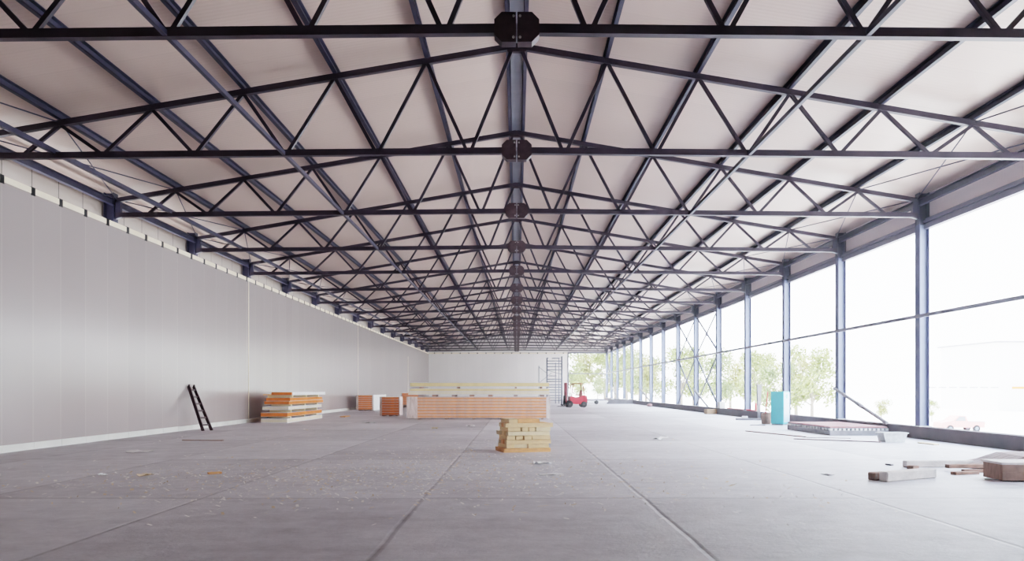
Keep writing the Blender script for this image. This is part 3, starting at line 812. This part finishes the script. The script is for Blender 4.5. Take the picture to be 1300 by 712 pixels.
o = m.build('wood_shavings', M_CHIP); tag(o, 'white and tan shavings and scraps strewn over the concrete floor', 'shavings', kind='stuff')

# ------------------------------------------------------------------ outdoors
GZ = -2.6
g = MB()
xs = [12.66,16,30,60,400]; zs = [-.12,-.3,GZ,GZ,GZ]
for k in range(4):
    g.quad((xs[k],-60,zs[k]),(xs[k+1],-60,zs[k+1]),(xs[k+1],600,zs[k+1]),(xs[k],600,zs[k]))
g.quad((-200,YB+.3,-.12),(12.66,YB+.3,-.12),(12.66,600,-.12),(-200,600,-.12))
struct(g.build('outdoor_ground', M_GROUND), 'pale bright open ground outside the hall', 'ground')

def tree_meshes(h, rad, mi, nleaf, seed):
    rnd = random.Random(seed)
    t = MB(); t.tube((0,0,-.1),(0,0,h*.45),h*.022,h*.014,n=8)
    blobs = []
    for k in range(9):
        a = rnd.random()*2*PI; rr = rad*rnd.uniform(.2,.75); z = h*rnd.uniform(.28,.88)
        rr *= (1.1 - abs(z/h-.5)*1.1)
        c = Vector((rr*math.cos(a),rr*math.sin(a),z)); blobs.append((c,rad*rnd.uniform(.38,.6)))
        t.tube((0,0,h*rnd.uniform(.2,.42)),c,h*.009,h*.003,n=6)
    me_t = t.mesh('trunk', M_BARK)
    g = MB()
    for _ in range(nleaf):
        c, r_ = rnd.choice(blobs)
        v = Vector((rnd.gauss(0,1),rnd.gauss(0,1),rnd.gauss(0,1))).normalized()*r_*(rnd.random()**.45)
        p = c+Vector((v.x,v.y,v.z*.85))
        n = Vector((rnd.gauss(0,1),rnd.gauss(0,1),rnd.gauss(0,1))).normalized(); a = n.orthogonal().normalized(); b = n.cross(a)
        s = rnd.uniform(.14,.30)
        g.quad(p-a*s,p+b*s*.5,p+a*s,p-b*s*.5)
    me_l = g.mesh('foliage', M_LEAF[mi])
    return me_t, me_l
TM = [tree_meshes(10,3.2,i%3,2200,40+i) for i in range(4)]
def tree(x, y, z, s, k, lb, grp):
    o = empty('leafy_tree', (x,y,z), k*1.3); o.scale = (s,s,s)
    link(bpy.data.objects.new('trunk', TM[k%4][0]), o); link(bpy.data.objects.new('foliage', TM[k%4][1]), o)
    tag(o, lb, 'tree', grp)
right = [(33.5,88,1.0),(31.5,93,.85),(36,100,1.15),(34,109,1.0),(37,120,1.1),(33,128,1.2),(38,138,1.2),(31,146,1.3),(36,158,1.3),(28,168,1.35),(30,188,1.4)]
for i, (x, y, s) in enumerate(right):
    tree(x,y,GZ,s,i,'pale leafy tree outside the open right side, %s in the row going away' % ORD[i],'trees outside the right side')
back = [(8.2,126,1.0),(11.0,133,1.15),(14.5,128,.95),(17.5,138,1.15),(21,148,1.2),(25,158,1.2)]
for i, (x, y, s) in enumerate(back):
    tree(x,y,-.2 if x < 13 else -1.2,s,i+1,'leafy tree beyond the open bay of the back wall, %s from the left' % ORD[i],'trees beyond the back wall')
# bushes
for i, (x, y, s) in enumerate(((47,100,.38),(53.5,100,.30),(9.5,118,.45),(12.2,117,.4))):
    tree(x,y,GZ if x > 20 else -.15,s,i+2,['small bush alone on the bright ground outside','small bush half hidden by the nearest right-hand column','low bush left of centre outside the back bay','low bush at the right outside the back bay'][i],'bushes outside')

# red pickup outside, its overexposure put into the body colour
r = empty('pickup_truck', (43.3,76,GZ), 0)
prof = [(-2.05,.42),(2.05,.42),(2.1,.95),(.40,.98),(.25,1.55),(-.45,1.60),(-1.0,1.05),(-2.0,.92),(-2.12,.6)]
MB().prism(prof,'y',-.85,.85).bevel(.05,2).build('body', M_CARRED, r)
MB().prism([(-.86,1.06),(-.42,1.50),(.12,1.48),(.2,1.06)],'y',-.865,.865).build('side_window', M_GLASS, r)
MB().prism([(.5,.98),(2.08,.96),(2.08,1.0),(.5,1.02)],'y',-.86,.86).build('cargo_bed_rim', M_GREY, r)
for x_ in (-1.3,1.25):
    for y_ in (-.8,.8):
        t = MB().tube((x_,y_-.1,.33),(x_,y_+.1,.33),.33,n=20).build('wheel', M_RUBBER, r)
        MB().tube((x_,y_-.11,.33),(x_,y_+.11,.33),.17,n=14).build('hub_cap', M_GALV, t)
tag(r, 'overexposed pale red pickup truck parked outside beyond the right kerb', 'pickup truck')
# distant shed and fence
r = empty('distant_building', (102,150,GZ))
MB().box(-9,25,0,20,0,12.5).build('wall', M_WHITE, r)
MB().box(-9.6,25.5,-.6,20.5,13.2,13.5).build('roof', M_GREY, r)
MB().box(-9.2,25,-.1,20,12.5,13.2).build('eave_board', M_WHITE, r)
for k in range(5):
    MB().box(-4+k*5,-1+k*5,-.06,0,11.0,11.25).build('window', M_GREY, r)
tag(r, 'pale distant building with a thin dark roof edge outside', 'building')
r = empty('distant_fence', (85,149,GZ))
for k in range(7):
    MB().box(-6+k*2.0,-6+k*2.0+1.5,-.05,.05,4.4,4.62).build('rail', M_GREY, r)
    MB().box(-6+k*2.0+.7,-6+k*2.0+.8,-.05,.05,0,4.5).build('post', M_WHITE, r)
tag(r, 'dashed dark fence rail far away on the bright ground', 'fence')
r = empty('orange_barrier', (99.5,148,GZ))
MB().box(-5,5,-.1,.1,4.2,4.7).build('board', M_ORANGE, r)
for x_ in (-4,0,4): MB().box(x_-.1,x_+.1,-.1,.1,0,4.3).build('post', M_WHITE, r)
tag(r, 'orange barrier board far away at the right edge', 'barrier')

# ------------------------------------------------------------------ added haze in the hall, imitates veiling lens glare
hm = bpy.data.materials.new('glare_haze'); hm.use_nodes = True
hn = hm.node_tree; hn.nodes.remove(hn.nodes['Principled BSDF'])
vs_ = hn.nodes.new('ShaderNodeVolumeScatter'); vs_.inputs['Color'].default_value = (.90,.93,1,1)
vs_.inputs['Density'].default_value = .0023; vs_.inputs['Anisotropy'].default_value = .75
hn.links.new(vs_.outputs[0], hn.nodes['Material Output'].inputs['Volume'])
hz = struct(MB().box(-12.15,13.5,-6,YB-.1,.02,9.2).build('glare_haze', hm), 'thin added haze in the hall standing in for lens glare', 'haze')

# ------------------------------------------------------------------ light
w = bpy.data.worlds.new('world'); scene.world = w; w.use_nodes = True
nt = w.node_tree; bg = nt.nodes['Background']
tcn = nt.nodes.new('ShaderNodeTexCoord'); sx = nt.nodes.new('ShaderNodeSeparateXYZ'); rp_ = nt.nodes.new('ShaderNodeValToRGB')
nt.links.new(tcn.outputs['Generated'], sx.inputs[0]); nt.links.new(sx.outputs[2], rp_.inputs['Fac'])
e = rp_.color_ramp.elements; e[0].position = 0; e[0].color = (.92,.965,1,1); e[1].position = .8; e[1].color = (.62,.78,1,1)
nt.links.new(rp_.outputs['Color'], bg.inputs['Color'])
bg.inputs['Strength'].default_value = 3.2
sun = bpy.data.lights.new('sun','SUN'); sun.energy = 8.0; sun.angle = .02; sun.color = (1,.95,.86)
so = link(bpy.data.objects.new('sun', sun))
dirv = Vector((.05,-.75,-1.0)).normalized()
so.rotation_euler = dirv.to_track_quat('-Z','Y').to_euler()

scene.view_settings.view_transform = 'Filmic'
scene.view_settings.look = 'High Contrast'
scene.view_settings.exposure = 1.64
scene.view_settings.gamma = 1.0
scene.cycles.use_denoising = True
scene.cycles.max_bounces = 10
scene.cycles.diffuse_bounces = 7
scene.cycles.transparent_max_bounces = 16
scene.cycles.sample_clamp_indirect = 8
